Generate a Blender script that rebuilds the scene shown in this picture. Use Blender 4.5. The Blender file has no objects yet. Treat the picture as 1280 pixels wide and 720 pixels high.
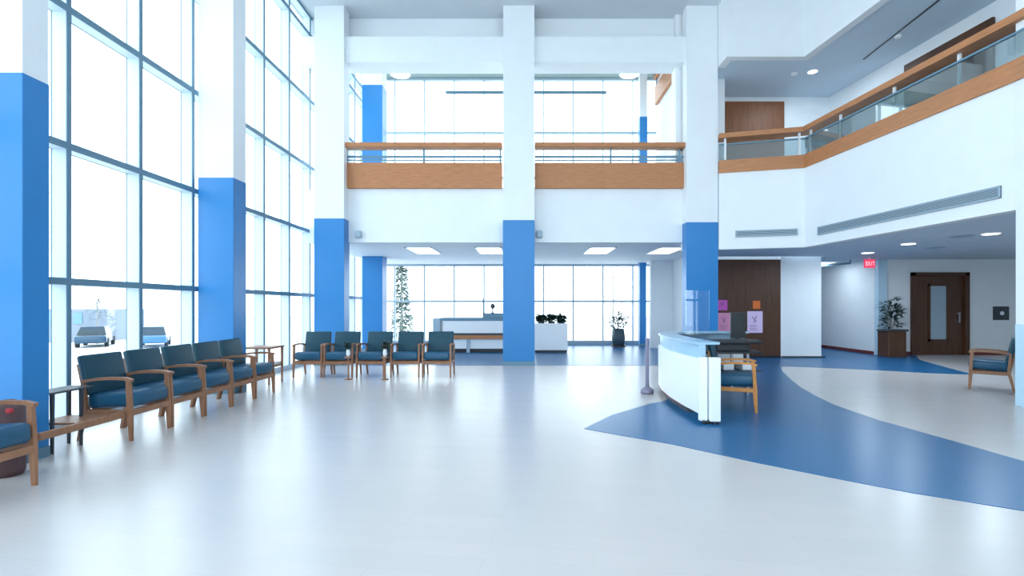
import bpy, bmesh, math, random
from mathutils import Vector, Matrix
R = math.radians
random.seed(4)
sc = bpy.context.scene
C = sc.collection

# ------------------------------------------------------------ camera, world, light
F, VX, VY, H = 620.0, 655.0, 384.0, 1.4
cam = bpy.data.cameras.new('camera'); camo = bpy.data.objects.new('camera', cam); C.objects.link(camo)
camo.location = (0, 0, H); camo.rotation_euler = (R(90), 0, 0)
cam.sensor_width = 36; cam.lens = 36 * F / 1280
cam.shift_x = -(VX - 640) / 1280; cam.shift_y = (VY - 360) / 1280
cam.clip_end = 400
sc.camera = camo

SKY = 5.5
LAMP = 42
w = bpy.data.worlds.new('World'); sc.world = w; w.use_nodes = True
bg = w.node_tree.nodes['Background']
bg.inputs[0].default_value = (0.77, 0.90, 1.0, 1); bg.inputs[1].default_value = SKY
sc.view_settings.view_transform = 'Standard'; sc.view_settings.look = 'None'
sc.view_settings.exposure = -0.27; sc.view_settings.gamma = 1
sc.view_settings.use_curve_mapping = False
sc.cycles.max_bounces = 10; sc.cycles.diffuse_bounces = 6; sc.cycles.transparent_max_bounces = 16
sc.cycles.sample_clamp_indirect = 12
sc.cycles.caustics_reflective = False

def portal(loc, rot, sx, sy):
    l = bpy.data.lights.new('window_portal', 'AREA'); l.shape = 'RECTANGLE'; l.size = sx; l.size_y = sy
    l.energy = 1; l.cycles.is_portal = True
    o = bpy.data.objects.new('window_portal', l); C.objects.link(o); o.location = loc; o.rotation_euler = rot
portal((-5.56, 7.3, 4.35), (0, R(-90), 0), 8.7, 23)
portal((0, 18.62, 5), (R(-90), 0, 0), 11, 10)
portal((1, -4.1, 4.35), (R(90), 0, 0), 16, 8.7)

# ------------------------------------------------------------ materials
def mat(name, col, rough=.6, metal=0, emit=None, es=0, spec=.5, noise=None, coat=0):
    m = bpy.data.materials.new(name); m.use_nodes = True
    nt = m.node_tree; b = nt.nodes['Principled BSDF']
    b.inputs['Base Color'].default_value = (*col, 1); b.inputs['Roughness'].default_value = rough
    b.inputs['Metallic'].default_value = metal; b.inputs['Specular IOR Level'].default_value = spec
    b.inputs['Coat Weight'].default_value = coat
    if emit: b.inputs['Emission Color'].default_value = (*emit, 1); b.inputs['Emission Strength'].default_value = es
    if noise:
        sc_, amt = noise[:2]; stretch = noise[2] if len(noise) > 2 else (1, 1, 1)
        tc = nt.nodes.new('ShaderNodeTexCoord'); mp = nt.nodes.new('ShaderNodeMapping'); mp.inputs['Scale'].default_value = stretch
        n = nt.nodes.new('ShaderNodeTexNoise'); n.inputs['Scale'].default_value = sc_; n.inputs['Detail'].default_value = 4
        r = nt.nodes.new('ShaderNodeValToRGB')
        r.color_ramp.elements[0].position = .3; r.color_ramp.elements[1].position = .7
        r.color_ramp.elements[0].color = (*[c * (1 - amt) for c in col], 1)
        r.color_ramp.elements[1].color = (*[min(1, c * (1 + amt)) for c in col], 1)
        nt.links.new(tc.outputs['Object'], mp.inputs[0]); nt.links.new(mp.outputs[0], n.inputs['Vector'])
        nt.links.new(n.outputs[0], r.inputs[0]); nt.links.new(r.outputs[0], b.inputs['Base Color'])
    return m
def glass(name, tint=(.97, .99, 1), fac=.08, rough=.02):
    m = bpy.data.materials.new(name); m.use_nodes = True; nt = m.node_tree
    for n in list(nt.nodes): nt.nodes.remove(n)
    out = nt.nodes.new('ShaderNodeOutputMaterial'); t = nt.nodes.new('ShaderNodeBsdfTransparent'); t.inputs[0].default_value = (*tint, 1)
    g = nt.nodes.new('ShaderNodeBsdfGlossy'); g.inputs['Roughness'].default_value = rough
    lw = nt.nodes.new('ShaderNodeLayerWeight'); lw.inputs[0].default_value = .25
    mr = nt.nodes.new('ShaderNodeMapRange'); mr.inputs['To Min'].default_value = fac; mr.inputs['To Max'].default_value = min(1, fac * 5)
    mx = nt.nodes.new('ShaderNodeMixShader')
    nt.links.new(lw.outputs['Fresnel'], mr.inputs['Value']); nt.links.new(mr.outputs[0], mx.inputs[0])
    nt.links.new(t.outputs[0], mx.inputs[1]); nt.links.new(g.outputs[0], mx.inputs[2]); nt.links.new(mx.outputs[0], out.inputs[0])
    return m
def plank(name, c1, c2, mortar, rough, sx, sy, ang=0, spec=.5):
    m = mat(name, c1, rough, spec=spec); nt = m.node_tree; b = nt.nodes['Principled BSDF']
    tc = nt.nodes.new('ShaderNodeTexCoord'); mp = nt.nodes.new('ShaderNodeMapping'); mp.inputs['Rotation'].default_value = (0, 0, ang)
    br = nt.nodes.new('ShaderNodeTexBrick'); br.inputs['Scale'].default_value = 1
    br.inputs['Brick Width'].default_value = sx; br.inputs['Row Height'].default_value = sy
    br.inputs['Mortar Size'].default_value = .004; br.inputs['Mortar Smooth'].default_value = 1
    br.inputs['Color1'].default_value = (*c1, 1); br.inputs['Color2'].default_value = (*c2, 1); br.inputs['Mortar'].default_value = (*mortar, 1)
    nt.links.new(tc.outputs['Object'], mp.inputs[0]); nt.links.new(mp.outputs[0], br.inputs['Vector']); nt.links.new(br.outputs[0], b.inputs['Base Color'])
    return m
M = {}
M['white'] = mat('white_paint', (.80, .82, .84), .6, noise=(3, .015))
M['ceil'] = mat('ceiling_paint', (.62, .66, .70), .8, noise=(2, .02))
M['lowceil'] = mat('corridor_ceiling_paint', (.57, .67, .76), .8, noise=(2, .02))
M['floor'] = plank('pale_plank_vinyl', (.565, .52, .505), (.545, .508, .495), (.51, .48, .465), .27, 1.2, .18, R(8), spec=.75)
M['floorblue'] = mat('blue_vinyl', (.003, .110, .270), .31, noise=(1.4, .03, (1, 2, 1)), spec=.45)
M['ground'] = mat('pale_pavement', (.72, .72, .7), .9, noise=(.2, .1))
M['blue'] = mat('blue_column_laminate', (.012, .195, .50), .36, noise=(2, .03))
M['paleblue'] = mat('pale_blue_panel', (.50, .68, .80), .4)
M['alu'] = mat('light_window_metal', (.62, .72, .78), .4)
M['gasket'] = mat('blue_grey_gasket', (.13, .25, .34), .5)
M['gasketlt'] = mat('glare_paled_gasket', (.42, .52, .58), .5)  # gasket copy, window glare put into a paler colour for the back facade
M['backceil'] = mat('dimmed_grey_green_ceiling', (.26, .33, .32), .8)  # grey-green ceiling, the dim light up there darkened into its colour
M['glass'] = glass('window_glass', (.98, 1, 1), .03)
M['rglass'] = glass('railing_glass', (.72, .82, .84), .16)
M['acryl'] = glass('clear_screen', (.93, .97, 1), .07)
M['wood'] = mat('cherry_wood', (.46, .185, .07), .45, noise=(4, .14, (1, 1, 8)))
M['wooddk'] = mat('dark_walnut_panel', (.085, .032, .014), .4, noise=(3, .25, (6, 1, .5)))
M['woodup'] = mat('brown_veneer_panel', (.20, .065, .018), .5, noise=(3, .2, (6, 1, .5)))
M['chairwood'] = mat('beech_wood', (.29, .135, .07), .45, noise=(6, .15, (1, 8, 1)))
M['orange'] = mat('honey_wood', (.55, .22, .05), .45, noise=(6, .12))
M['navy'] = mat('navy_upholstery', (.003, .050, .082), .5, noise=(40, .12), spec=.4)
M['teal'] = mat('seat_upholstery', (.005, .075, .150), .42, noise=(40, .12), spec=.5)
M['black'] = mat('black_plastic', (.012, .014, .018), .4)
M['dark'] = mat('dark_grey', (.05, .06, .07), .5)
M['steel'] = mat('brushed_steel', (.45, .45, .5), .35, metal=.8)
M['grille'] = mat('grey_grille', (.34, .44, .52), .5)
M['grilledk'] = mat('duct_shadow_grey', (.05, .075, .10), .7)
M['lam'] = mat('white_laminate', (.84, .86, .88), .3)
M['ledge'] = mat('blue_grey_solid_surface', (.36, .54, .68), .25)
M['red'] = mat('red_fabric', (.5, .03, .05), .7)
M['maroon'] = mat('maroon_edge', (.16, .03, .03), .5)
M['brownbag'] = mat('brown_leather', (.09, .045, .05), .6)
M['lamp'] = mat('lit_diffuser', (1, 1, 1), .5, emit=(1, .97, .9), es=3.5)
M['post'] = mat('grey_violet_metal', (.20, .19, .27), .4, metal=.3)
M['exit'] = mat('lit_red_sign', (.8, .05, .1), .5, emit=(1, .07, .16), es=.75)
M['exitw'] = mat('lit_letters', (1, .8, .8), .5, emit=(1, .55, .6), es=.9)
M['pink'] = mat('pink_paper', (.72, .28, .42), .7)
M['lilac'] = mat('lilac_paper', (.74, .55, .78), .7)
M['purple'] = mat('magenta_paper', (.55, .10, .45), .7)
M['orangep'] = mat('orange_paper', (.75, .16, .03), .7)
M['ink'] = mat('grey_print', (.25, .12, .25), .7)
M['paper'] = mat('white_paper', (.8, .82, .85), .7)
M['leaf'] = mat('dark_green_leaf', (.018, .05, .04), .45, noise=(5, .3))
M['leafout'] = mat('outdoor_foliage', (.10, .15, .12), .7, noise=(3, .4))
M['twig'] = mat('bare_twigs', (.30, .30, .28), .8)
M['pot'] = mat('dark_pot', (.05, .09, .11), .5)
M['carblue'] = mat('blue_car_paint', (.002, .045, .10), .25, coat=.5)
M['carpale'] = mat('light_blue_car_paint', (.03, .13, .26), .25, coat=.5)
M['carglass'] = mat('car_window_glass', (.01, .025, .035), .15)
M['tyre'] = mat('tyre_rubber', (.01, .01, .012), .8)
M['bldg'] = mat('pale_render', (.20, .23, .28), .8, noise=(1, .05))

# ------------------------------------------------------------ mesh helpers
class MB:
    def __init__(s): s.bm = bmesh.new()
    def _add(s, t):
        me = bpy.data.meshes.new('t'); t.to_mesh(me); t.free(); s.bm.from_mesh(me); bpy.data.meshes.remove(me); return s
    def box(s, x0, x1, y0, y1, z0, z1, bev=0, mtx=None, seg=2):
        t = bmesh.new(); bmesh.ops.create_cube(t, size=1)
        for v in t.verts:
            v.co = Vector(((x0 + x1) / 2 + v.co.x * (x1 - x0), (y0 + y1) / 2 + v.co.y * (y1 - y0), (z0 + z1) / 2 + v.co.z * (z1 - z0)))
        if bev: bmesh.ops.bevel(t, geom=t.edges[:], offset=bev, segments=seg, affect='EDGES', profile=.5)
        if mtx: t.transform(mtx)
        return s._add(t)
    def bar(s, a, b, wx, wy, up=None, bev=0, wx2=None, wy2=None):
        """bar from a to b with cross-section wx x wy, may taper"""
        a, b = Vector(a), Vector(b); d = (b - a).normalized()
        u = Vector(up) if up else (Vector((1, 0, 0)) if abs(d.x) < .9 else Vector((0, 1, 0)))
        e1 = (u - d * u.dot(d)).normalized(); e2 = d.cross(e1)
        t = bmesh.new(); vs = []
        for p, x, y in ((a, wx, wy), (b, wx2 or wx, wy2 or wy)):
            for sx, sy in ((-1, -1), (1, -1), (1, 1), (-1, 1)): vs.append(t.verts.new(p + e1 * sx * x / 2 + e2 * sy * y / 2))
        t.faces.new(vs[:4][::-1]); t.faces.new(vs[4:])
        for i in range(4): t.faces.new((vs[i], vs[(i + 1) % 4], vs[4 + (i + 1) % 4], vs[4 + i]))
        if bev: bmesh.ops.bevel(t, geom=t.edges[:], offset=bev, segments=1, affect='EDGES')
        return s._add(t)
    def cyl(s, c, r, h, r2=None, n=20, mtx=None):
        t = bmesh.new(); bmesh.ops.create_cone(t, cap_ends=True, segments=n, radius1=r, radius2=r if r2 is None else r2, depth=h)
        t.transform(Matrix.Translation(Vector(c) + Vector((0, 0, h / 2))))
        if mtx: t.transform(mtx)
        return s._add(t)
    def lathe(s, prof, c=(0, 0, 0), n=20):
        t = bmesh.new(); rings = []
        for r, z in prof: rings.append([t.verts.new((c[0] + r * math.cos(2 * math.pi * i / n), c[1] + r * math.sin(2 * math.pi * i / n), c[2] + z)) for i in range(n)])
        for a, b in zip(rings, rings[1:]):
            for i in range(n): t.faces.new((a[i], a[(i + 1) % n], b[(i + 1) % n], b[i]))
        t.faces.new(rings[0][::-1]); t.faces.new(rings[-1])
        return s._add(t)
    def prism(s, pts, z0, z1):
        t = bmesh.new(); lo = [t.verts.new((x, y, z0)) for x, y in pts]; hi = [t.verts.new((x, y, z1)) for x, y in pts]
        n = len(pts); f1 = t.faces.new(lo[::-1]); f2 = t.faces.new(hi)
        for i in range(n): t.faces.new((lo[i], lo[(i + 1) % n], hi[(i + 1) % n], hi[i]))
        bmesh.ops.recalc_face_normals(t, faces=t.faces[:])
        bmesh.ops.triangulate(t, faces=[f1, f2])
        return s._add(t)
    def strip(s, pts, off0, off1, z0, z1):
        """wall following a polyline, between two sideways offsets (positive = right of travel)"""
        P = [Vector(p) for p in pts]; L = []; Rr = []
        for i, p in enumerate(P):
            d = ((P[min(i + 1, len(P) - 1)] - p).normalized() if i < len(P) - 1 else Vector((0, 0))) + ((p - P[i - 1]).normalized() if i else Vector((0, 0)))
            d.normalize(); nrm = Vector((d.y, -d.x))
            k = 1.0
            if 0 < i < len(P) - 1: k = 1 / max(.5, nrm.dot(Vector(((P[i+1]-p).normalized().y, -(P[i+1]-p).normalized().x))))
            L.append(p + nrm * off0 * k); Rr.append(p + nrm * off1 * k)
        return s.prism([tuple(v) for v in L + Rr[::-1]], z0, z1)
    def leafq(s, c, d, ln, wd, up=(0, 0, 1)):
        c, d = Vector(c), Vector(d).normalized(); u = Vector(up); sd = d.cross(u)
        if sd.length < .01: sd = Vector((1, 0, 0))
        sd.normalize(); nn = sd.cross(d)
        t = bmesh.new()
        v = [t.verts.new(c), t.verts.new(c + d * ln * .35 + sd * wd / 2 + nn * wd * .15), t.verts.new(c + d * ln - nn * ln * .15), t.verts.new(c + d * ln * .35 - sd * wd / 2 + nn * wd * .15), t.verts.new(c + d * ln * .45)]
        t.faces.new((v[0], v[1], v[4])); t.faces.new((v[1], v[2], v[4])); t.faces.new((v[2], v[3], v[4])); t.faces.new((v[3], v[0], v[4]))
        return s._add(t)
    def build(s, name, m, parent=None, smooth=False):
        me = bpy.data.meshes.new(name)
        s.bm.to_mesh(me); s.bm.free(); me.materials.append(m)
        if smooth:
            for p in me.polygons: p.use_smooth = True
        o = bpy.data.objects.new(name, me); C.objects.link(o)
        if parent: o.parent = parent
        return o
def tag(o, label=None, cat=None, group=None, kind=None):
    if label: o['label'] = label
    if cat: o['category'] = cat
    if group: o['group'] = group
    if kind: o['kind'] = kind
    return o
def thing(name, loc, label, cat, group=None, rz=0):
    o = bpy.data.objects.new(name, None); C.objects.link(o); o.empty_display_size = .1
    o.location = loc; o.rotation_euler = (0, 0, rz); return tag(o, label, cat, group)
def struct(o): o['kind'] = 'structure'; return o
def dup(root, loc, rz=None, label=None, group=None):
    def cp(o, par):
        c = o.copy(); C.objects.link(c)
        if par: c.parent = par
        for ch in o.children: cp(ch, c)
        return c
    r = cp(root, None); r.location = loc
    if rz is not None: r.rotation_euler = (0, 0, rz)
    if label: r['label'] = label
    if group: r['group'] = group
    return r
def bx(name, m, *a, parent=None, bev=0):
    o = MB().box(*a, bev=bev).build(name, m, parent)
    return o
def fp(u, v):
    Y = H * F / (v - VY); return ((u - VX) * Y / F, Y)

# ------------------------------------------------------------ structure: floor
XW = -5.5          # window plane
YB = 18.5          # back facade
struct(bx('floor', M['floor'], XW - .1, 15.2, -4.2, 22, -.2, 0))
blue = [fp(730, 536), fp(785, 546), fp(840, 555.5), fp(940, 577.5), fp(1040, 597.5), fp(1140, 616.5), fp(1280, 639), (6.2, 2.9), (7.2, 2.6),
        (7.8, 3.2), fp(1280, 577), fp(1210, 557), fp(1140, 537), fp(1100, 526), fp(1065, 514), fp(1040, 505), fp(1020, 495), fp(1002, 485), fp(988, 474), fp(978, 464), fp(976, 458),
        fp(1000, 458.5), fp(1100, 463), fp(1160, 466.5), fp(1218, 468.5), fp(1185, 460), fp(1150, 450), (11.5, 14.6), (10.3, 14.6), (10.3, 20), (8.4, 20), (8.4, 13.8), (5.1, 13.8),
        (5.1, YB - .1), (-4.9, YB - .1), (-4.9, 11.9), (3.4, 11.9), (3.6, 9.6), (2.6, 8.4), fp(832, 501), fp(812, 505), fp(790, 511.5), fp(765, 519)]
tag(MB().prism(blue, .0, .004).build('floor_blue_inlay', M['floorblue']), kind='structure')
struct(bx('ground', M['ground'], -90, 90, -60, 150, -1.65, -1.45))

# ceilings
struct(bx('ceiling', M['ceil'], XW - .1, 6.9, -4.2, 12.5, 8.64, 8.9))
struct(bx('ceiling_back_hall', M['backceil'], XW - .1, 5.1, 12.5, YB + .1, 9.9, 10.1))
struct(bx('ceiling_under_balcony', M['white'], -5.3, 5.1, 12.25, YB - .02, 2.99, 4.3))
cor = [(4.64, 11.95), (6.45, 11.45), (7.0, 6.9), (7.3, -4.2), (15.2, -4.2), (15.2, 22), (8.3, 22), (8.3, 13.7), (4.75, 13.7), (4.64, 12.0)]
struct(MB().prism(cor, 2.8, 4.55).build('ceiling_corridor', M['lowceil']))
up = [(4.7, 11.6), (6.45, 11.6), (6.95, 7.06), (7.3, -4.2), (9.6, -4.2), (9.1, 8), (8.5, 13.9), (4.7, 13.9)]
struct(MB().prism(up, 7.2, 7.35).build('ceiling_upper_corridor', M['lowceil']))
g = MB().prism([(7.92, 11.6), (7.96, 11.6), (7.76, 7.5), (7.72, 7.5)], 7.19, 7.2).build('trim_1', M['dark']); struct(g)

# walls: centre balcony wall & header
struct(bx('wall_balcony_centre', M['white'], -4.4, 4.0, 12.2, 12.3, 2.99, 4.33))
struct(bx('wall_header', M['white'], XW + .1, 3.95, 12.0, 12.6, 7.33, 7.95))
struct(bx('wall_header_upper', M['white'], XW + .1, 4.7, 12.45, 12.6, 7.95, 8.7))
struct(bx('wall_pier', M['white'], 3.75, 4.68, 12.27, 12.6, 4.33, 8.64))
struct(bx('wall_pier_lower', M['white'], 3.95, 4.7, 12.2, 12.5, 2.8, 4.33))
# fascia of the third level on the right
struct(MB().strip([(4.66, 11.95), (4.66, 11.4), (6.45, 11.4), (6.95, 7.06), (7.35, -4.2)], 0, -.18, 7.16, 8.66).build('wall_fascia_right', M['white']))
# balcony wall on the right (three facets, bent)
RAILP = [(4.66, 11.86), (6.45, 11.4), (6.97, 7.06)]
RAILX = RAILP + [(7.35, -4.2)]
struct(MB().strip(RAILX, 0, -.2, 2.78, 4.6).build('wall_balcony_right', M['white']))
# upper corridor walls
struct(bx('wall_upper_back', M['white'], 4.7, 8.7, 13.7, 13.9, 4.5, 7.25))
struct(MB().strip([(8.42, 13.8), (9.1, 8), (9.6, -4.2)], 0, -.2, 4.5, 7.25).build('wall_upper_right', M['white']))
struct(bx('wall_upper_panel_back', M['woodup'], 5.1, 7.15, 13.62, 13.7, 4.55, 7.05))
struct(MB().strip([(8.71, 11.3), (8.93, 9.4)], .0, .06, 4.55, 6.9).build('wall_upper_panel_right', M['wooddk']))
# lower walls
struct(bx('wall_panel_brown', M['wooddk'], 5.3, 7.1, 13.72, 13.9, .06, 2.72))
struct(bx('wall_back_behind_panel', M['white'], 5.1, 8.33, 13.9, 14.1, 0, 2.85))
struct(MB().prism([(7.1, 13.72), (7.55, 13.85), (8.33, 13.95), (8.33, 14.1), (7.1, 14.1)], 0, 2.82).build('wall_pillar_right', M['white']))
struct(bx('wall_side_hall', M['white'], 5.1, 5.3, 13.72, YB, 0, 2.99))
struct(bx('wall_side_hall_upper', M['white'], 4.9, 5.1, 12.6, YB, 4.3, 9.95))
struct(bx('wall_niche_back', M['white'], 4.35, 5.12, 17.0, 17.2, 0, 2.99))
struct(bx('wall_corridor_side', M['white'], 10.3, 10.5, 14.55, 22, 0, 2.85))
struct(bx('wall_corridor_left', M['white'], 8.13, 8.33, 14.1, 22, 0, 2.85))
struct(bx('wall_corridor_end', M['white'], 8.1, 10.5, 21.9, 22.1, 0, 2.85))
struct(bx('wall_door_left', M['white'], 10.45, 11.33, 14.55, 14.75, 0, 2.85))
struct(bx('wall_door_above', M['white'], 11.33, 13.02, 14.55, 14.75, 2.42, 2.85))
struct(bx('wall_door_right', M['white'], 13.02, 15.2, 14.55, 14.75, 0, 2.85))
struct(bx('wall_right', M['white'], 15.0, 15.2, -4.2, 14.6, 0, 2.85))
struct(bx('wall_corner_pilaster', M['paleblue'], 10.3, 10.56, 14.42, 14.56, 0, 2.8))
# baseboards
struct(bx('baseboard_corridor', M['maroon'], 10.27, 10.3, 14.6, 21.9, 0, .1))
struct(bx('baseboard_door_wall', M['maroon'], 13.02, 15, 14.52, 14.55, 0, .1))
struct(bx('baseboard_door_wall_left', M['maroon'], 10.52, 11.33, 14.52, 14.55, 0, .1))
struct(bx('baseboard_panel', M['black'], 5.3, 7.1, 13.71, 13.8, 0, .06))
struct(bx('baseboard_pillar', M['dark'], 7.12, 8.3, 13.66, 13.71, 0, .05))
# rear of the lobby (behind the camera)
struct(bx('wall_rear_side', M['white'], 7.3, 15.2, -4.4, -4.2, 0, 2.9))

# ------------------------------------------------------------ windows
n_win = 0
def window_wall(x0, x1, us, zs, axis, plane, inward, depth, sillz=0.0, wcol=.05, gm='gasket'):
    """us: mullion positions along the wall; zs: transom heights; inward +1/-1 to the room side"""
    global n_win
    n_win += 1
    a, b = sorted((plane, plane + inward * depth)); zt, zb = max(zs), sillz
    def bb(mb, u0, u1, d0, d1, z0, z1):
        if axis == 'x': mb.box(d0, d1, u0, u1, z0, z1)
        else: mb.box(u0, u1, d0, d1, z0, z1)
    f = MB()
    for u in us: bb(f, u - wcol / 2, u + wcol / 2, a, b, zb, zt)
    for z in zs: bb(f, x0, x1, a, b, z - .035, z + .035)
    o = f.build('window_%d' % n_win, M['alu']); struct(o)
    gk = MB()
    e = plane + inward * depth
    for u in us:
        for d in (plane, e): bb(gk, u - wcol / 2 - .004, u + wcol / 2 + .004, min(d, d + inward * .012), max(d, d + inward * .012) , zb, zt)
    for z in zs:
        for d in (plane, e): bb(gk, x0, x1, min(d, d + inward * .014), max(d, d + inward * .014), z - .04, z + .04)
    gk.build('gasket', M[gm], o)
    gl = MB(); bb(gl, x0, x1, plane - .006 + inward * .03, plane + .006 + inward * .03, zb, zt); gl.build('glass_pane', M['glass'], o)
    return o
ms = [4.7 + 1.09 * k for k in range(-8, 13)]
ZL = [.06, 1.7, 3.28, 4.88, 6.54, 8.16, 8.62]
edges = [-4.1, .8, 4.55, 8.15, 12.1]
for i in range(4):
    a, b = edges[i], edges[i + 1]
    window_wall(a, b, [m for m in ms if a + .03 < m <= b + .03], ZL, 'x', XW, 1, .18)
window_wall(12.1, YB, [m for m in ms if 12.13 < m < YB - .1], ZL + [9.8], 'x', XW, 1, .18)
xs = [-5.35] + [-4.8 + 1.105 * k for k in range(9)]
window_wall(-5.4, 5.1, xs, [.12, 1.62, 2.96], 'y', YB, -1, .1, sillz=.0, wcol=.04, gm='gasketlt')
window_wall(-5.4, 5.1, xs, [4.45, 6.2, 7.87, 9.85], 'y', YB, -1, .1, sillz=4.4, wcol=.03, gm='gasketlt')
struct(bx('trim_2', M['grille'], -5.3, 5.1, YB - .14, YB - .1, 0, .12))
window_wall(XW, 7.3, [XW + .1 + 1.25 * k for k in range(11)], ZL, 'y', -4.15, 1, .15)  # unseen rear facade, glazed to let in fill daylight from behind the camera
struct(bx('trim_3', M['alu'], XW, -5.3, -4.1, YB, 0, .1))
struct(bx('trim_4', M['gasket'], -2.9, 3.05, YB - .16, YB - .1, 9.3, 9.4))
# spandrel between the two back windows
struct(bx('wall_back_spandrel', M['white'], -5.4, 5.1, YB - .02, YB + .1, 2.98, 4.45))

# ------------------------------------------------------------ columns
def column(x0, x1, y0, y1, zb, ztop, label, z0=0.0, blue_mat='blue', white_from=None, base=True):
    t = thing('column', ((x0 + x1) / 2, (y0 + y1) / 2, z0), label, 'column', None)
    cx, cy = (x0 + x1) / 2, (y0 + y1) / 2; hx, hy = (x1 - x0) / 2, (y1 - y0) / 2
    MB().box(-hx, hx, -hy, hy, zb - z0, ztop - z0).build('white_shaft', M['white'], t)
    if zb > z0 + .01:
        MB().box(-hx - .006, hx + .006, -hy - .006, hy + .006, .1 if base else 0, zb - z0, bev=.004, seg=1).build('blue_cladding', M[blue_mat], t)
        if base: MB().box(-hx - .01, hx + .01, -hy - .01, hy + .01, .0, .1).build('plinth', M['gasket'], t)
    return t
column(-5.25, -4.47, 4.42, 4.66, 3.49, 8.64, 'blue and white square column at the left edge, nearest of the window columns')
column(-5.25, -4.69, 8.0, 8.36, 3.49, 8.64, 'blue and white column behind the far end of the left chair row')
column(-5.03, -4.32, 11.9, 12.25, 3.53, 8.64, 'light blue and white column behind the pair of chairs near the corner')
column(-5.05, -4.43, 15.5, 16.0, 2.99, 2.992, 'slim blue column rising to the ceiling under the balcony, left of the back windows')
column(-5.05, -4.43, 15.5, 16.0, 8.35, 9.9, 'blue column on the upper level behind the left railing', z0=4.3, base=False)
column(-.5, .25, 11.9, 12.2, 3.49, 8.64, 'tall blue and white column in the middle of the lobby')
column(3.9, 4.65, 11.9, 12.2, 3.44, 8.64, 'blue and white column rising behind the reception desk')
column(4.14, 4.36, 17.7, 17.95, 2.988, 2.99, 'narrow blue column at the right end of the back windows')
column(4.14, 4.4, 17.7, 17.95, 8.2, 9.9, 'narrow blue column on the upper level at the right end of the windows', z0=4.3, base=False)
rc = column(6.98, 7.7, 6.3, 7.04, 1.16, 8.64, 'pale column cut off by the right edge of the photo', blue_mat='white', base=False)
rc.children[0].data.materials[0] = M['paleblue']

# ------------------------------------------------------------ railings
def rail_straight(x0, x1, y, posts, label):
    t = thing('balcony_railing', (0, y, 4.31), label, 'railing', None)
    z = -4.31
    MB().box(x0, x1, -.0, .09, 4.31 + z, 4.93 + z, bev=.006, seg=1).build('wood_band', M['wood'], t)
    MB().box(x0 - .0, x1, -.12, .16, 5.27 + z, 5.39 + z, bev=.02).build('handrail', M['wood'], t)
    MB().bar((x0, .04, 5.08 + z), (x1, .04, 5.08 + z), .03, .05).build('middle_rail', M['gasket'], t)
    MB().bar((x0, .05, 5.0 + z), (x1, .05, 5.0 + z), .02, .03).build('middle_rail', M['gasket'], t)
    for p in posts:
        MB().box(p - .02, p + .02, .02, .06, 4.93 + z, 5.27 + z).build('post', M['gasket'], t)
    MB().box(x0, x1, .034, .046, 4.93 + z, 5.27 + z).build('glass_panel', M['glass'], t)
    return t
rail_straight(-4.42, -.53, 12.1, (-4.33, -2.45, -.58), 'wood faced balcony railing left of the middle column')
rail_straight(.26, 3.93, 12.1, (2.12, 3.8), 'wood faced balcony railing right of the middle column')
t = thing('balcony_railing', (0, 0, 4.6), 'long bent wood and glass railing along the upper right corridor', 'railing')
z = -4.6
RR = [(4.66, 11.86), (6.45, 11.4), (6.955, 7.06), (7.02, 6.0)]
MB().strip(RR, .03, -.1, 0, .3).build('wood_band', M['wood'], t)
MB().strip(RR, .08, -.26, 5.42 + z, 5.53 + z).build('handrail', M['wood'], t)
MB().strip(RR, .0, -.04, 5.27 + z, 5.30 + z).build('middle_rail', M['gasket'], t)
MB().strip(RR, -.015, -.027, .3, 5.27 + z).build('glass_panel', M['rglass'], t)
def onrail(s):
    pts = RAILP; 
    for a, b in zip(pts, pts[1:]):
        L = (Vector(b) - Vector(a)).length
        if s <= L: return Vector(a).lerp(Vector(b), s / L)
        s -= L
    return Vector(pts[-1])
for s_ in (.1, 1.7, 2.0, 2.9, 4.2, 5.4):
    p = onrail(s_)
    MB().box(p.x + .02, p.x + .06, p.y - .02, p.y + .02, .3, 5.42 + z).build('post', M['lam'], t)
t = thing('wood_railing', (4.84, 17, 8.9), 'small brown railing high up on the far side wall, left of the right column', 'railing')
MB().box(-.06, .06, -2.6, 1.2, -.1, .55, bev=.01, seg=1).build('wood_band', M['wood'], t)
MB().box(-.1, .06, -2.6, 1.2, .85, .95, bev=.01, seg=1).build('handrail', M['wood'], t)
for yy in (-2.5, -1.2, 0, 1.1): MB().box(-.02, .02, yy - .02, yy + .02, .55, .85).build('post', M['gasket'], t)

# ------------------------------------------------------------ vents
def vent(a, b, z0, z1, label, slats):
    a, b = Vector((*a, 0)), Vector((*b, 0)); L = (b - a).length; ang = math.atan2(b.y - a.y, b.x - a.x)
    t = thing('vent_grille', (a.x, a.y, z0), label, 'vent', None, ang); hh = z1 - z0
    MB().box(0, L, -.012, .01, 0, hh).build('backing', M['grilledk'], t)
    f = MB(); f.box(0, L, -.03, -.005, 0, .02); f.box(0, L, -.03, -.005, hh - .02, hh); f.box(0, .02, -.03, -.005, 0, hh); f.box(L - .02, L, -.03, -.005, 0, hh)
    f.build('frame', M['grille'], t)
    s = MB()
    for i in range(slats):
        zz = .02 + (hh - .04) * (i + .5) / slats
        s.box(.02, L - .02, -.026, -.010, zz - hh / slats * .2, zz + hh / slats * .2)
    s.build('slats', M['grille'], t)
    return t
def wl(y): # point on the right balcony wall front face
    k = (11.4 - y) / (11.4 - 7.06); return (6.45 + .52 * k - .005, y)
vent(wl(10.95), wl(7.22), 2.99, 3.17, 'long slatted air grille on the right balcony wall', 6)
vent((5.02, 11.758), (6.30, 11.429), 3.06, 3.21, 'short air grille on the balcony wall just right of the column', 4)

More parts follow.
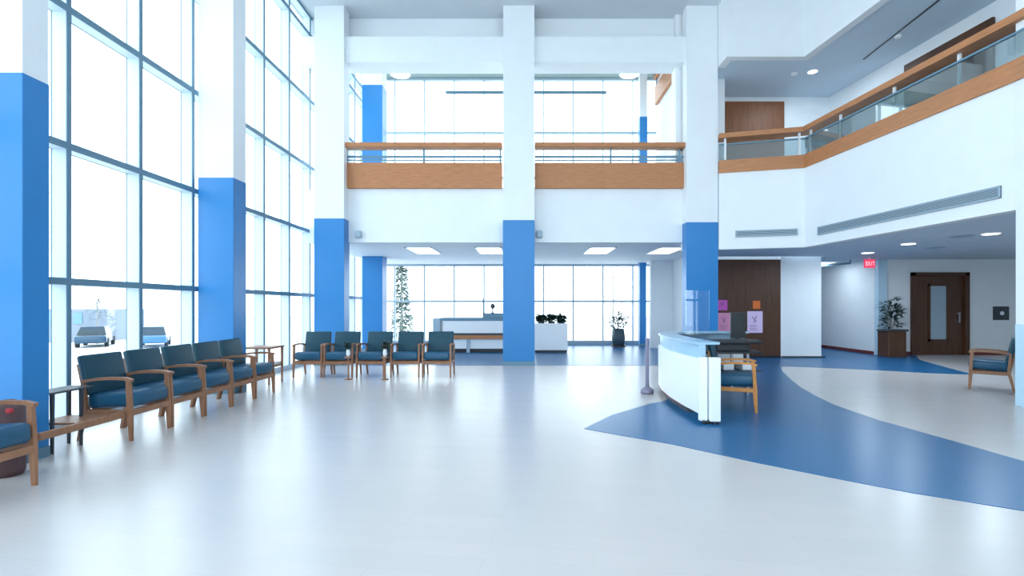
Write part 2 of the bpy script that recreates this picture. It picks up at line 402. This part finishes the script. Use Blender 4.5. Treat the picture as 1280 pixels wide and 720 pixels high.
# ------------------------------------------------------------ ceiling lights
def downlight(x, y, z, label, r=.13, m='lamp', name='downlight', cat='light', grp='round downlights in the right corridor ceiling'):
    t = thing(name, (x, y, z), label, cat, grp)
    MB().lathe([(r + .03, -.012), (r + .03, 0)], n=24).build('trim_ring', M['lam'], t)
    MB().lathe([(r, -.02), (r, -.012)], n=24).build('diffuser', M[m], t)
    l = bpy.data.lights.new('lamp', 'AREA'); l.shape = 'DISK'; l.size = r * 2; l.energy = LAMP; l.color = (.72, .88, 1)
    lo = bpy.data.objects.new('lamp', l); C.objects.link(lo); lo.parent = t; lo.location = (0, 0, -.03)
    return t
downlight(8.45, 10.9, 2.8, 'middle one of the three lit downlights in the right corridor ceiling')
downlight(8.85, 9.4, 2.8, 'round lit downlight nearest the right edge column')
downlight(8.8, 12.7, 2.8, 'round lit downlight nearest the exit sign')
for x, y, lab in ((8.6, 9.75, 'unlit round ceiling speaker just left of the nearest downlight'), (9.6, 11.6, 'unlit round ceiling speaker in front of the brown door')):
    t = thing('ceiling_speaker', (x, y, 2.8), lab, 'speaker', 'ceiling speakers in the right corridor')
    MB().lathe([(.2, -.012), (.2, 0)], n=24).build('grille', M['grille'], t)
downlight(7.1, 12.2, 7.2, 'round lit downlight in the upper corridor ceiling', r=.1, grp='round fittings in the upper corridor ceiling')
for x, y, lab in ((6.7, 12.3, 'small white smoke detector left of the upper corridor downlight'), (8.0, 10.6, 'small white smoke detector on the upper corridor ceiling above the long railing')):
    t = thing('smoke_detector', (x, y, 7.2), lab, 'smoke detector')
    MB().lathe([(.05, -.045), (.07, -.03), (.07, 0)], n=16).build('housing', M['lam'], t)
for i, (x, nm) in enumerate(((-2.8, 'square ceiling light under the balcony, leftmost'), (-.95, 'square ceiling light under the balcony partly behind the middle column'), (2.1, 'square ceiling light under the balcony right of the middle column'), (3.95, 'square ceiling light under the balcony beside the reception column'))):
    t = thing('ceiling_light', (x, 13.9, 2.99), nm, 'light', 'square ceiling lights under the balcony')
    f = MB(); f.box(-.36, .36, -.8, -.76, -.02, 0); f.box(-.36, .36, .76, .8, -.02, 0); f.box(-.36, -.32, -.8, .8, -.02, 0); f.box(.32, .36, -.8, .8, -.02, 0); f.build('frame', M['lam'], t)
    MB().box(-.32, .32, -.76, .76, -.012, 0).build('diffuser', M['lamp'], t)
for x, lab in ((-3.75, 'domed pendant light above the left upper railing'), (3.2, 'domed pendant light above the right upper railing')):
    t = thing('pendant_light', (x, 15, 8.45), lab, 'light', 'pendant lights on the upper level')
    MB().lathe([(.32, 0), (.30, .10), (.16, .24), (.06, .30)], n=24).build('shade', M['lam'], t, True)
    MB().lathe([(.28, -.02), (.28, 0)], n=24).build('diffuser', M['lamp'], t)
    MB().cyl((0, 0, .3), .012, 1.15, n=8).build('stem', M['lam'], t)

t = thing('ceiling_light', (9.35, 15.6, 2.8), 'square ceiling light in the narrow corridor behind the exit sign', 'light')
f = MB(); f.box(-.34, .34, -.34, -.3, -.02, 0); f.box(-.34, .34, .3, .34, -.02, 0); f.box(-.34, -.3, -.34, .34, -.02, 0); f.box(.3, .34, -.34, .34, -.02, 0); f.build('frame', M['lam'], t)
MB().box(-.3, .3, -.3, .3, -.012, 0).build('diffuser', M['lamp'], t)
l = bpy.data.lights.new('lamp', 'AREA'); l.size = .6; l.energy = 30; l.color = (.72, .88, 1)
lo = bpy.data.objects.new('lamp', l); C.objects.link(lo); lo.parent = t; lo.location = (0, 0, -.03)

# exit sign
t = thing('exit_sign', (9.75, 14, 2.8), 'small red lit EXIT sign hanging from the corridor ceiling', 'sign')
sf = MB().box(-.15, .15, -.025, .025, -.29, -.05, bev=.006).build('sign_face', M['exit'], t)
MB().box(-.02, .02, -.015, .015, -.05, 0).build('bracket', M['lam'], t)
LET = {'E': [(0, 0, .2, 1), (0, 0, 1, .18), (0, .41, .8, .59), (0, .82, 1, 1)], 'I': [(.4, 0, .62, 1)], 'T': [(.39, 0, .61, 1), (0, .82, 1, 1)]}
for i, ch in enumerate('EXIT'):
    l = MB(); lw, lh = .045, .11; x0 = -.115 + i * .062; zb = -.225
    if ch == 'X':
        l.bar((x0, -.03, zb), (x0 + lw, -.03, zb + lh), .006, .011, up=(0, 1, 0)); l.bar((x0 + lw, -.03, zb), (x0, -.03, zb + lh), .006, .011, up=(0, 1, 0))
    else:
        for a, b, c, d in LET[ch]: l.box(x0 + a * lw, x0 + c * lw, -.033, -.027, zb + b * lh, zb + d * lh)
    l.build('letter', M['exitw'], sf)
# curved ceiling track near exit sign
tr = MB(); pts = [(9.6 - 1.0 * math.sin(k * .16), 14.6 + .55 * k, 2.7) for k in range(9)]
for a, b in zip(pts, pts[1:]): tr.bar(a, b, .05, .06)
for p in (pts[0], pts[4], pts[-1]): tr.box(p[0] - .015, p[0] + .015, p[1] - .015, p[1] + .015, 2.7, 2.8)
tag(tr.build('ceiling_track', M['gasket']), 'dark curved track hung under the corridor ceiling behind the exit sign', 'track')

# ------------------------------------------------------------ door
d = struct(MB().box(11.43, 12.92, 14.56, 14.64, .0, 2.34).build('door_1', M['wooddk']))
f = MB(); f.box(11.33, 11.45, 14.48, 14.7, 0, 2.42); f.box(12.9, 13.02, 14.48, 14.7, 0, 2.42); f.box(11.33, 13.02, 14.48, 14.7, 2.32, 2.42)
f.build('door_frame', M['wooddk'], d)
f = MB(); f.box(11.86, 11.92, 14.535, 14.57, .4, 2.08); f.box(12.38, 12.44, 14.535, 14.57, .4, 2.08); f.box(11.86, 12.44, 14.535, 14.57, .4, .46); f.box(11.86, 12.44, 14.535, 14.57, 2.02, 2.08)
f.build('glazing_bead', M['wooddk'], d)
gl = MB().box(11.92, 12.38, 14.545, 14.56, .46, 2.02).build('glass_pane', mat('frosted_door_glass', (.30, .40, .46), .12, spec=.9), d)
h = MB(); h.bar((12.72, 14.49, .95), (12.72, 14.49, 1.25), .03, .03); h.box(12.7, 12.74, 14.49, 14.56, .97, 1.0); h.box(12.7, 12.74, 14.49, 14.56, 1.2, 1.23)
h.build('door_handle', M['steel'], d)

# ------------------------------------------------------------ chairs
def chair(label, group, wood='chairwood', W=.588):
    """origin on the floor at the centre, faces -Y"""
    t = thing('armchair', (0, 0, 0), label, 'chair', group); hw = W / 2; wd = M[wood]; aw = .034
    tilt = Matrix.Translation((0, 0, .40)) @ Matrix.Rotation(R(-3), 4, 'X') @ Matrix.Translation((0, 0, -.40))
    MB().box(-hw + .035, hw - .035, -.29, .22, .335, .495, bev=.045, mtx=tilt, seg=3).build('seat', M['teal'], t, True)
    tb = Matrix.Translation((0, .20, .45)) @ Matrix.Rotation(R(-12), 4, 'X') @ Matrix.Translation((0, -.20, -.45))
    MB().box(-hw + .03, hw - .03, .165, .235, .47, .90, bev=.024, mtx=tb, seg=3).build('backrest', M['navy'], t, True)
    fr = MB(); fr.box(-hw + .03, hw - .03, -.285, -.25, .262, .325, bev=.005, seg=1); fr.box(-hw + .03, hw - .03, .15, .18, .28, .33)
    for s in (-1, 1):
        fr.box(s * (hw - aw / 2) - aw / 2, s * (hw - aw / 2) + aw / 2, -.27, .2, .27, .325, bev=.004, seg=1)
        fr.bar((s * (hw - .06), .21, .30), (s * (hw - .06), .315, .80), .025, .03)
    fr.build('seat_frame', wd, t)
    for s in (-1, 1):
        x = s * (hw - aw / 2)
        l = MB(); l.bar((x, -.262, .30), (x, -.275, 0), aw, .05, wx2=aw * .75, wy2=.032); l.bar((x, -.262, .30), (x, -.245, .635), aw, .05, wx2=aw, wy2=.038)
        l.build('leg', wd, t)
        l = MB(); l.bar((x, .205, .33), (x, .275, 0), aw, .045, wx2=aw * .75, wy2=.03); l.bar((x, .205, .33), (x, .23, .62), aw, .04, wx2=aw, wy2=.032)
        l.build('leg', wd, t)
        a = MB(); P = [(x, -.285, .632), (x, -.2, .652), (x, -.05, .655), (x, .1, .645), (x, .235, .622)]
        for p, q in zip(P, P[1:]): a.bar(p, q, aw * 1.15, .03, up=(1, 0, 0))
        a.build('armrest', wd, t)
    return t
GL = 'chairs in the row along the left windows'
c0 = chair('wood armed navy chair beside the side table, nearest whole chair of the left row', GL)
XC = -4.385
c0.location = (XC, 5.47, 0); c0.rotation_euler = (0, 0, R(90))
for k, lab in enumerate(('second whole navy chair of the left window row, counted from the side table', 'middle navy chair of the five whole chairs in the left window row', 'fourth whole navy chair of the left window row, second from its far end', 'last navy chair of the left window row, in front of the second column')):
    dup(c0, (XC, 5.47 + .6 * (k + 1), 0), R(90), lab, GL)
cf = dup(c0, (-4.12, 3.62, 0), R(90), 'navy chair cut off by the left edge, nearest the camera beside the blue column', GL)
GB = 'chairs in the back row facing the camera'
for x, y, rz, lab in ((-1.74, 10.14, 0, 'blue chair at the right end of the back row, facing the camera'),
                      (-2.37, 10.14, 0, 'blue chair second from the right end of the back row'),
                      (-3.03, 10.12, R(-5), 'blue chair in the middle of the back row, between the two small plant stands'),
                      (-3.69, 10.12, 0, 'right one of the pair of blue chairs in front of the light blue column'),
                      (-4.30, 10.12, 0, 'leftmost blue chair of the back row, nearest the windows')):
    dup(c0, (x, y, 0), rz, lab, GB)
cd = chair('navy armchair with honey coloured wood frame tucked in behind the reception desk end', None, 'orange', .56)
cd.location = (2.92, 6.9, 0); cd.rotation_euler = (0, 0, R(66.5))
cr = dup(c0, (8.01, 8.50, 0), R(-133), 'navy armchair on the pale floor by the right edge column, facing left'); del cr['group']

# side table between foreground chair and row
t = thing('side_table', (-4.42, 4.9, 0), 'small side table between the two nearest left chairs, by the first column', 'table')
MB().box(-.30, -.04, -.22, .25, .57, .59, bev=.006, seg=1).build('tabletop', M['dark'], t)
MB().box(.245, .28, -.66, .25, .255, .32, bev=.004, seg=1).build('front_rail', M['chairwood'], t)
MB().box(-.28, .245, -.14, .22, .27, .29).build('lower_shelf', M['chairwood'], t)
for x, y in ((-.26, .2), (-.26, -.17), (-.08, .14), (-.08, -.17)):
    MB().bar((x, y, .565), (x + (.0), y, 0), .028, .028, wx2=.02, wy2=.02).build('leg', M['dark'], t)
# bag on foreground chair
t = thing('bag', (-4.30, 4.14, 0), 'tall brown bag with a red patch standing behind the nearest left chair', 'bag')
MB().lathe([(.09, 0), (.105, .04), (.11, .3), (.10, .56), (.07, .61), (.03, .63)], n=20).build('body', M['brownbag'], t, True)
MB().box(.05, .10, -.085, -.05, .53, .57, bev=.012).build('patch', M['red'], t)
# corner table
t = thing('corner_table', (-4.82, 9.15, 0), 'dark wooden corner table by the windows, between the two chair rows', 'table')
MB().box(-.27, .27, -.27, .27, .645, .68, bev=.005, seg=1).build('tabletop', M['chairwood'], t)
MB().box(-.25, .25, -.25, .25, .30, .33, bev=.004, seg=1).build('lower_shelf', M['chairwood'], t)
for x in (-.24, .24):
    for y in (-.24, .24): MB().bar((x, y, .645), (x, y, 0), .035, .035, wx2=.025, wy2=.025).build('leg', M['chairwood'], t)
for i, (x, y, r_) in enumerate(((-4.95, 9.0, 0), (-4.71, 9.28, 0))):
    o = MB().box(-.1, .1, -.13, .13, 0, .05, bev=.004, seg=1).build('magazine_stack', M['paper' if i else 'brownbag']); o.location = (x, y, .33); o.rotation_euler = (0, 0, r_)
    tag(o, ('dark pile of magazines on the lower shelf of the corner table', 'pale pile of magazines on the lower shelf of the corner table')[i], 'magazines')

# plant helpers
def foliage(n, rx, rz, z0, ln, wd, seed=1, droop=.3):
    rnd = random.Random(seed); m = MB()
    for _ in range(n):
        a = rnd.uniform(0, 2 * math.pi); zz = z0 + rnd.random() * rz; rr = rx * rnd.random() ** .5 * .75
        c = (rr * math.cos(a), rr * math.sin(a), zz)
        m.leafq(c, (math.cos(a + rnd.uniform(-.6, .6)), math.sin(a + rnd.uniform(-.6, .6)), rnd.uniform(-droop, .9)), ln * rnd.uniform(.6, 1.2), wd * rnd.uniform(.7, 1.2))
    return m
for i, (x, lab) in enumerate(((-3.40, 'slim stand with a small dark plant in a white vase, left of the middle back-row chair'), (-2.69, 'slim stand with a small dark plant in a white vase, right of the middle back-row chair'))):
    lab2 = lab.replace('slim stand with a small dark plant in a white vase', 'small dark plant in a white vase')
    t = thing('plant_stand', (x, 9.6, 0), lab2.replace('small dark plant in a white vase', 'slim wooden stand under a white vase'), 'stand', 'plant stands in the back row')
    MB().lathe([(.075, .42), (.075, .44)]).build('top', M['chairwood'], t)
    MB().cyl((0, 0, 0.015), .016, .41, n=10).build('post', M['chairwood'], t)
    MB().lathe([(.07, 0), (.07, .015)]).build('foot', M['chairwood'], t)
    v = thing('potted_plant', (x, 9.6, .44), lab2, 'plant', 'small plants in the back row')
    MB().lathe([(.025, 0), (.04, .05), (.036, .12), (.028, .15)]).build('vase', M['lam'], v, True)
    foliage(60, .06, .12, .15, .09, .06, seed=i + 3).build('foliage', M['leaf'], v)

# ------------------------------------------------------------ reception desk (right)
desk = [(2.14, 6.0), (2.11, 6.6), (2.115, 7.2), (2.16, 7.8), (2.26, 8.35), (2.45, 8.75), (2.8, 9.02), (3.3, 9.12), (4.0, 9.12)]
t = thing('reception_desk', (0, 0, 0), 'curved white reception desk with a blue grey ledge beside the blue column', 'desk')
MB().strip(desk, 0, .07, .10, .77).build('front_panel', M['lam'], t)
MB().strip(desk[1:], .06, .12, .0, .10).build('plinth', M['dark'], t)
MB().strip(desk[1:], -.004, .05, .085, .10).build('base_trim', M['maroon'], t)
MB().strip([(2.135, 6.15)] + desk[1:], .03, .12, .77, .935).build('ledge_riser', M['ledge'], t)
MB().strip([(2.135, 6.15)] + desk[1:], .0, .30, .935, .965).build('counter_ledge', M['ledge'], t)
MB().box(2.10, 2.195, 5.93, 5.985, .04, .80, bev=.006, seg=1).build('end_panel', M['lam'], t)
MB().box(2.21, 2.335, 5.88, 5.96, .04, .80, bev=.006, seg=1).build('end_panel', M['lam'], t)
MB().box(2.19, 2.215, 5.95, 5.975, .06, .79).build('end_gap_strip', M['steel'], t)
for x in (2.15, 2.20, 2.24, 2.31): MB().lathe([(.02, 0), (.022, .03), (.012, .05)], c=(x, 5.93, 0), n=12).build('foot', M['black'], t)
MB().strip([(2.19, 6.0), (2.2, 7.3), (2.3, 8.1), (2.62, 8.65), (3.3, 8.9), (4.0, 8.9)], 0, .0 + .16, .70, .735).build('inner_worktop', M['dark'], t)
MB().box(2.66, 3.56, 7.42, 8.9, .70, .735, bev=.005, seg=1).build('inner_worktop', M['black'], t)
MB().box(2.7, 3.6, 7.5, 8.6, .42, .44).build('shelf', M['dark'], t)
for x in (2.72, 3.58):
    for y in (7.95, 8.55): MB().box(x - .02, x + .02, y - .02, y + .02, 0, .70).build('leg', M['steel'], t)
t = thing('printer', (3.16, 7.68, .735), 'black flat printer on the worktop behind the reception desk', 'printer')
MB().box(-.24, .26, -.18, .2, 0, .10, bev=.012).build('body', M['black'], t)
MB().box(-.42, .42, -.22, .2, .115, .165, bev=.012).build('lid', M['black'], t)
MB().box(-.22, .2, -.15, .17, .098, .118).build('hinge_block', M['dark'], t)
t = thing('monitor', (3.47, 8.05, .735), 'black computer monitor standing behind the printer', 'monitor')
MB().box(-.12, .12, -.02, .02, .16, .58, bev=.006).build('screen_housing', M['black'], t)
MB().box(-.025, .025, .0, .04, .01, .2).build('stand', M['black'], t)
MB().box(-.09, .09, -.07, .09, 0, .012).build('base', M['black'], t)
for i, (x, y, lab) in enumerate(((3.13, 7.7, 'white paper stack on the low shelf behind the desk, nearest the armchair'), (3.42, 7.7, 'white paper stack on the low shelf behind the desk, farther right'))):
    o = MB().box(-.08, .08, -.12, .12, 0, .09, bev=.004, seg=1).build('paper_stack', M['paper']); o.location = (x, y, .44); tag(o, lab, 'papers', 'papers on the reception shelf')
o = MB().box(-.2, .2, -.006, .006, 0, .95, bev=.003, seg=1).build('clear_screen', M['acryl']); o.location = (3.04, 8.2, .735)
o.location = (2.90, 8.3, .735); tag(o, 'clear upright screen on the desk in front of the blue column', 'screen')
t = thing('stanchion_post', (2.0, 8.05, 0), 'short grey metal post on a round base at the left end of the reception desk', 'post')
MB().lathe([(.10, 0), (.105, .02), (.10, .07), (.05, .10), (.04, .12)], n=24).build('base', M['post'], t, True)
MB().cyl((0, 0, .1), .03, .76, n=14).build('pole', M['post'], t)
MB().lathe([(.03, .86), (.036, .87), (.03, .90)], n=14).build('cap', M['post'], t)

# notices on the brown wall
def notice(u0, u1, v0, v1, m, lab, y=13.72, lines=4, frame=False):
    s = y / F; x0, x1 = (u0 - VX) * s, (u1 - VX) * s; z1, z0 = H + (VY - v0) * s, H + (VY - v1) * s
    o = thing('notice', (x0, y, z0), lab, 'notice', None)
    sh = MB().box(0, x1 - x0, -.012, 0, 0, z1 - z0).build('sheet', M[m], o)
    if lines:
        p = MB(); w_, h_ = x1 - x0, z1 - z0; rnd = random.Random(int(u0))
        p.bar((w_ * .3, -.014, h_ * .75), (w_ * .6, -.014, h_ * .5), .004, .02, up=(0, 1, 0)); p.bar((w_ * .6, -.014, h_ * .78), (w_ * .4, -.014, h_ * .45), .004, .02, up=(0, 1, 0))
        for k in range(lines): p.box(w_ * .15, w_ * rnd.uniform(.6, .85), -.015, -.011, h_ * (.12 + .07 * k), h_ * (.14 + .07 * k))
        p.build('print', M['ink'], sh)
    return o
notice(897, 909, 375, 388, 'purple', 'small magenta square notice on the brown wall beside the blue column', lines=1)
notice(896, 914, 391, 415, 'pink', 'pink poster on the brown wall next to the blue column, below the magenta notice')
notice(934, 953, 389, 416, 'lilac', 'pale lilac poster on the brown wall, right of the pink one')
notice(941, 950, 376, 386, 'orangep', 'small orange notice above the lilac poster', lines=0)
t = notice(1241, 1261, 383, 400, 'dark', 'dark framed picture on the wall above the right chair', y=14.55, lines=0)
MB().lathe([(.06, 0), (.06, .01)], n=12).build('spot', M['paper'], t).location = (.25, -.02, .2)
t.children[1].rotation_euler = (R(90), 0, 0)
t['category'] = 'picture'; t.name = 'picture'

# planter by the door
t = thing('potted_plant', (10.38, 14.0, 0), 'leafy plant in a tall dark square planter left of the brown door', 'plant')
MB().box(-.25, .25, -.22, .22, 0, .72, bev=.01, seg=1).build('planter', M['wooddk'], t)
MB().box(-.30, .34, -.2, .2, .72, .78, bev=.02).build('tray', M['dark'], t)
foliage(150, .30, .78, .84, .22, .10, seed=9).build('foliage', M['leaf'], t)
st = MB()
for a in range(5): st.bar((0, 0, .75), (.2 * math.cos(a * 1.3), .15 * math.sin(a * 1.3), 1.4), .02, .02)
st.build('stem', M['twig'], t)
# plant by the back window
t = thing('potted_plant', (3.35, 17.6, 0), 'leafy plant in a round dark pot before the back windows', 'plant')
MB().lathe([(.2, .05), (.24, .3), (.2, .62), (.17, .64)]).build('pot', M['pot'], t, True)
MB().lathe([(.26, 0), (.26, .05)]).build('saucer', M['wooddk'], t)
foliage(150, .42, .55, .62, .22, .09, seed=12).build('foliage', M['leaf'], t)
st = MB(); st.bar((0, 0, .6), (.02, 0, 1.55), .02, .02); st.bar((0, 0, .9), (-.2, 0, 1.3), .015, .015); st.build('stem', M['twig'], t)

# ------------------------------------------------------------ back desk
t = thing('reception_desk', (-1.75, 15.3, 0), 'long white desk with blue grey top and wood band left of the middle column', 'desk')
MB().box(-.85, 1.25, -.02, .75, .98, 1.07, bev=.01, seg=1).build('worktop', M['gasket'], t)
MB().box(-.75, 1.25, 0, .7, .60, .98).build('upper_panel', M['lam'], t)
MB().box(-1.08, -.85, .1, .7, .6, 1.05).build('end_block', M['grille'], t)
MB().box(-1.0, 1.25, -.06, .04, .42, .53, bev=.006, seg=1).build('wood_band', M['wood'], t)
MB().box(-1.0, 1.25, .02, .6, .53, .60).build('shadow_gap', M['dark'], t)
MB().box(-1.0, 1.25, 0, .6, .12, .42).build('lower_panel', M['lam'], t)
MB().box(-1.0, 1.25, .03, .6, 0, .12).build('plinth', M['black'], t)
MB().box(-.02, .08, -.03, 0, .0, .42).build('support', M['grille'], t)
t = thing('planter_box', (.84, 15.5, 0), 'large white box planter right of the middle column in front of the back windows', 'planter')
MB().box(-.52, .5, -.3, .3, .08, .90, bev=.008, seg=1).build('box', M['lam'], t)
MB().box(-.5, .48, -.28, .28, 0, .08).build('plinth', M['black'], t)
for i, (x, rx, lab) in enumerate(((-.3, .16, 'dark bushy plant on the left of the white box planter'), (.02, .12, 'dark bushy plant in the middle of the white box planter'), (.33, .13, 'dark bushy plant on the right end of the white box planter'))):
    v = thing('bushy_plant', (.84 + x, 15.5, .9), lab, 'plant', 'plants in the white box planter')
    foliage(170, rx, .18, .06, .15, .11, seed=20 + i, droop=.5).build('foliage', M['leaf'], v)
    MB().lathe([(.1, 0), (.12, .06)]).build('root_ball', M['pot'], v)
# monitor and lamp on back desk
t = thing('monitor', (-.85, 15.5, 1.07), 'low dark equipment box on the back desk beside the middle column', 'equipment')
t.name = 'desk_equipment'
MB().box(-.42, .3, -.12, .12, 0, .14, bev=.01, seg=1).build('housing', M['gasket'], t)
MB().box(-.44, -.40, -.05, .05, 0, .60).build('upright', M['gasket'], t)
t = thing('desk_lamp', (-.98, 15.5, 1.21), 'small dark lamp with a side arm on the back desk equipment box', 'lamp')
MB().lathe([(.06, 0), (.06, .02), (.02, .03), (.02, .14), (.07, .18), (.07, .26), (.03, .3)], n=14).build('body', M['dark'], t)
MB().bar((0, 0, .22), (.3, 0, .24), .02, .02).build('arm', M['dark'], t)

# small cameras on bulkheads
for x, lab in ((-4.05, 'small grey wall speaker on the balcony wall by the light blue column'), (.38, 'small grey wall speaker on the balcony wall right of the middle column')):
    t = thing('wall_speaker', (x, 12.2, 3.1), lab, 'speaker', 'small speakers on the balcony wall')
    MB().box(-.07, .07, -.12, 0, 0, .17, bev=.02).build('housing', M['grille'], t)

# ------------------------------------------------------------ outside
def car(x, y, rz, m, lab):
    t = thing('car', (x, y, -1.45), lab, 'car', 'cars parked outside the left windows', rz)
    b = MB(); b.box(-2.1, 2.1, -.88, .88, .3, .85, bev=.14, seg=3); b.build('body', M[m], t, True)
    c = bmesh.new()
    lo = [(-1.6, -.82, .82), (1.1, -.82, .82), (1.1, .82, .82), (-1.6, .82, .82)]; hi = [(-1.2, -.66, 1.42), (.45, -.66, 1.42), (.45, .66, 1.42), (-1.2, .66, 1.42)]
    mb = MB(); V = [mb.bm.verts.new(p) for p in lo + hi]; mb.bm.faces.new(V[:4][::-1]); mb.bm.faces.new(V[4:])
    for i in range(4): mb.bm.faces.new((V[i], V[(i + 1) % 4], V[4 + (i + 1) % 4], V[4 + i]))
    c.free(); mb.build('cabin_glass', M['carglass'], t)
    MB().box(-1.15, .4, -.64, .64, 1.40, 1.46, bev=.03).build('roof', M[m], t)
    for px in (-1.3, 1.3):
        for py in (-.8, .8):
            MB().cyl((0, 0, -.1), .33, .2, mtx=Matrix.Translation((px, py, .33)) @ Matrix.Rotation(R(90), 4, 'X')).build('wheel', M['tyre'], t)
car(-31.5, 36.5, R(122), 'carblue', 'blue car parked outside, seen between the first and second columns')
car(-27.2, 36.5, R(122), 'carpale', 'lighter blue car parked outside just right of the darker one')
t = thing('building', (-37, 40, -1.45), 'pale low building outside left of the parked cars', 'building')
MB().box(-2, 1.8, 0, 6, 0, 2.7).build('wall', M['bldg'], t)
for k in range(3): MB().box(-1.5 + k * 1.1, -.8 + k * 1.1, -.05, .0, 1.5, 2.4).build('window', M['gasket'], t)
def tree(x, y, h, r, lab, n=260, m='leafout', leaf=.5, z0=.2, seed=1, conifer=False, name='tree'):
    t = thing(name, (x, y, -1.45), lab, 'tree'); rnd = random.Random(seed)
    MB().cyl((0, 0, 0), .12, h * .9, r2=.03, n=8).build('trunk', M['twig'], t)
    f = MB()
    for _ in range(n):
        q = rnd.random(); zz = h * (z0 + (1 - z0) * q)
        rr = r * ((1 - q) if conifer else math.sin(math.pi * min(1, .15 + q * .85))) * rnd.random() ** .4
        a = rnd.uniform(0, 6.283)
        f.leafq((rr * math.cos(a), rr * math.sin(a), zz), (math.cos(a), math.sin(a), rnd.uniform(-.5, .4)), leaf * rnd.uniform(.6, 1.3), leaf * .45)
    f.build('foliage', M[m], t)
tree(-7.4, 30, 6.3, .75, 'narrow dark conifer outside the back windows at their left end', n=1100, conifer=True, leaf=.4, z0=.1, seed=3)
tree(7.2, 40, 7.0, 1.8, 'sparse tree outside the back windows, behind the potted plant', n=90, m='twig', leaf=.5, z0=.45, seed=5)
tree(2.5, 44, 3.2, 1.6, 'low pale shrub outside the back windows, left of the potted plant', n=70, m='twig', leaf=.45, z0=.3, seed=6)
tree(-33.2, 38.6, 3.6, .6, 'small dark tree outside above the parked blue car', n=130, leaf=.3, z0=.5, seed=8)
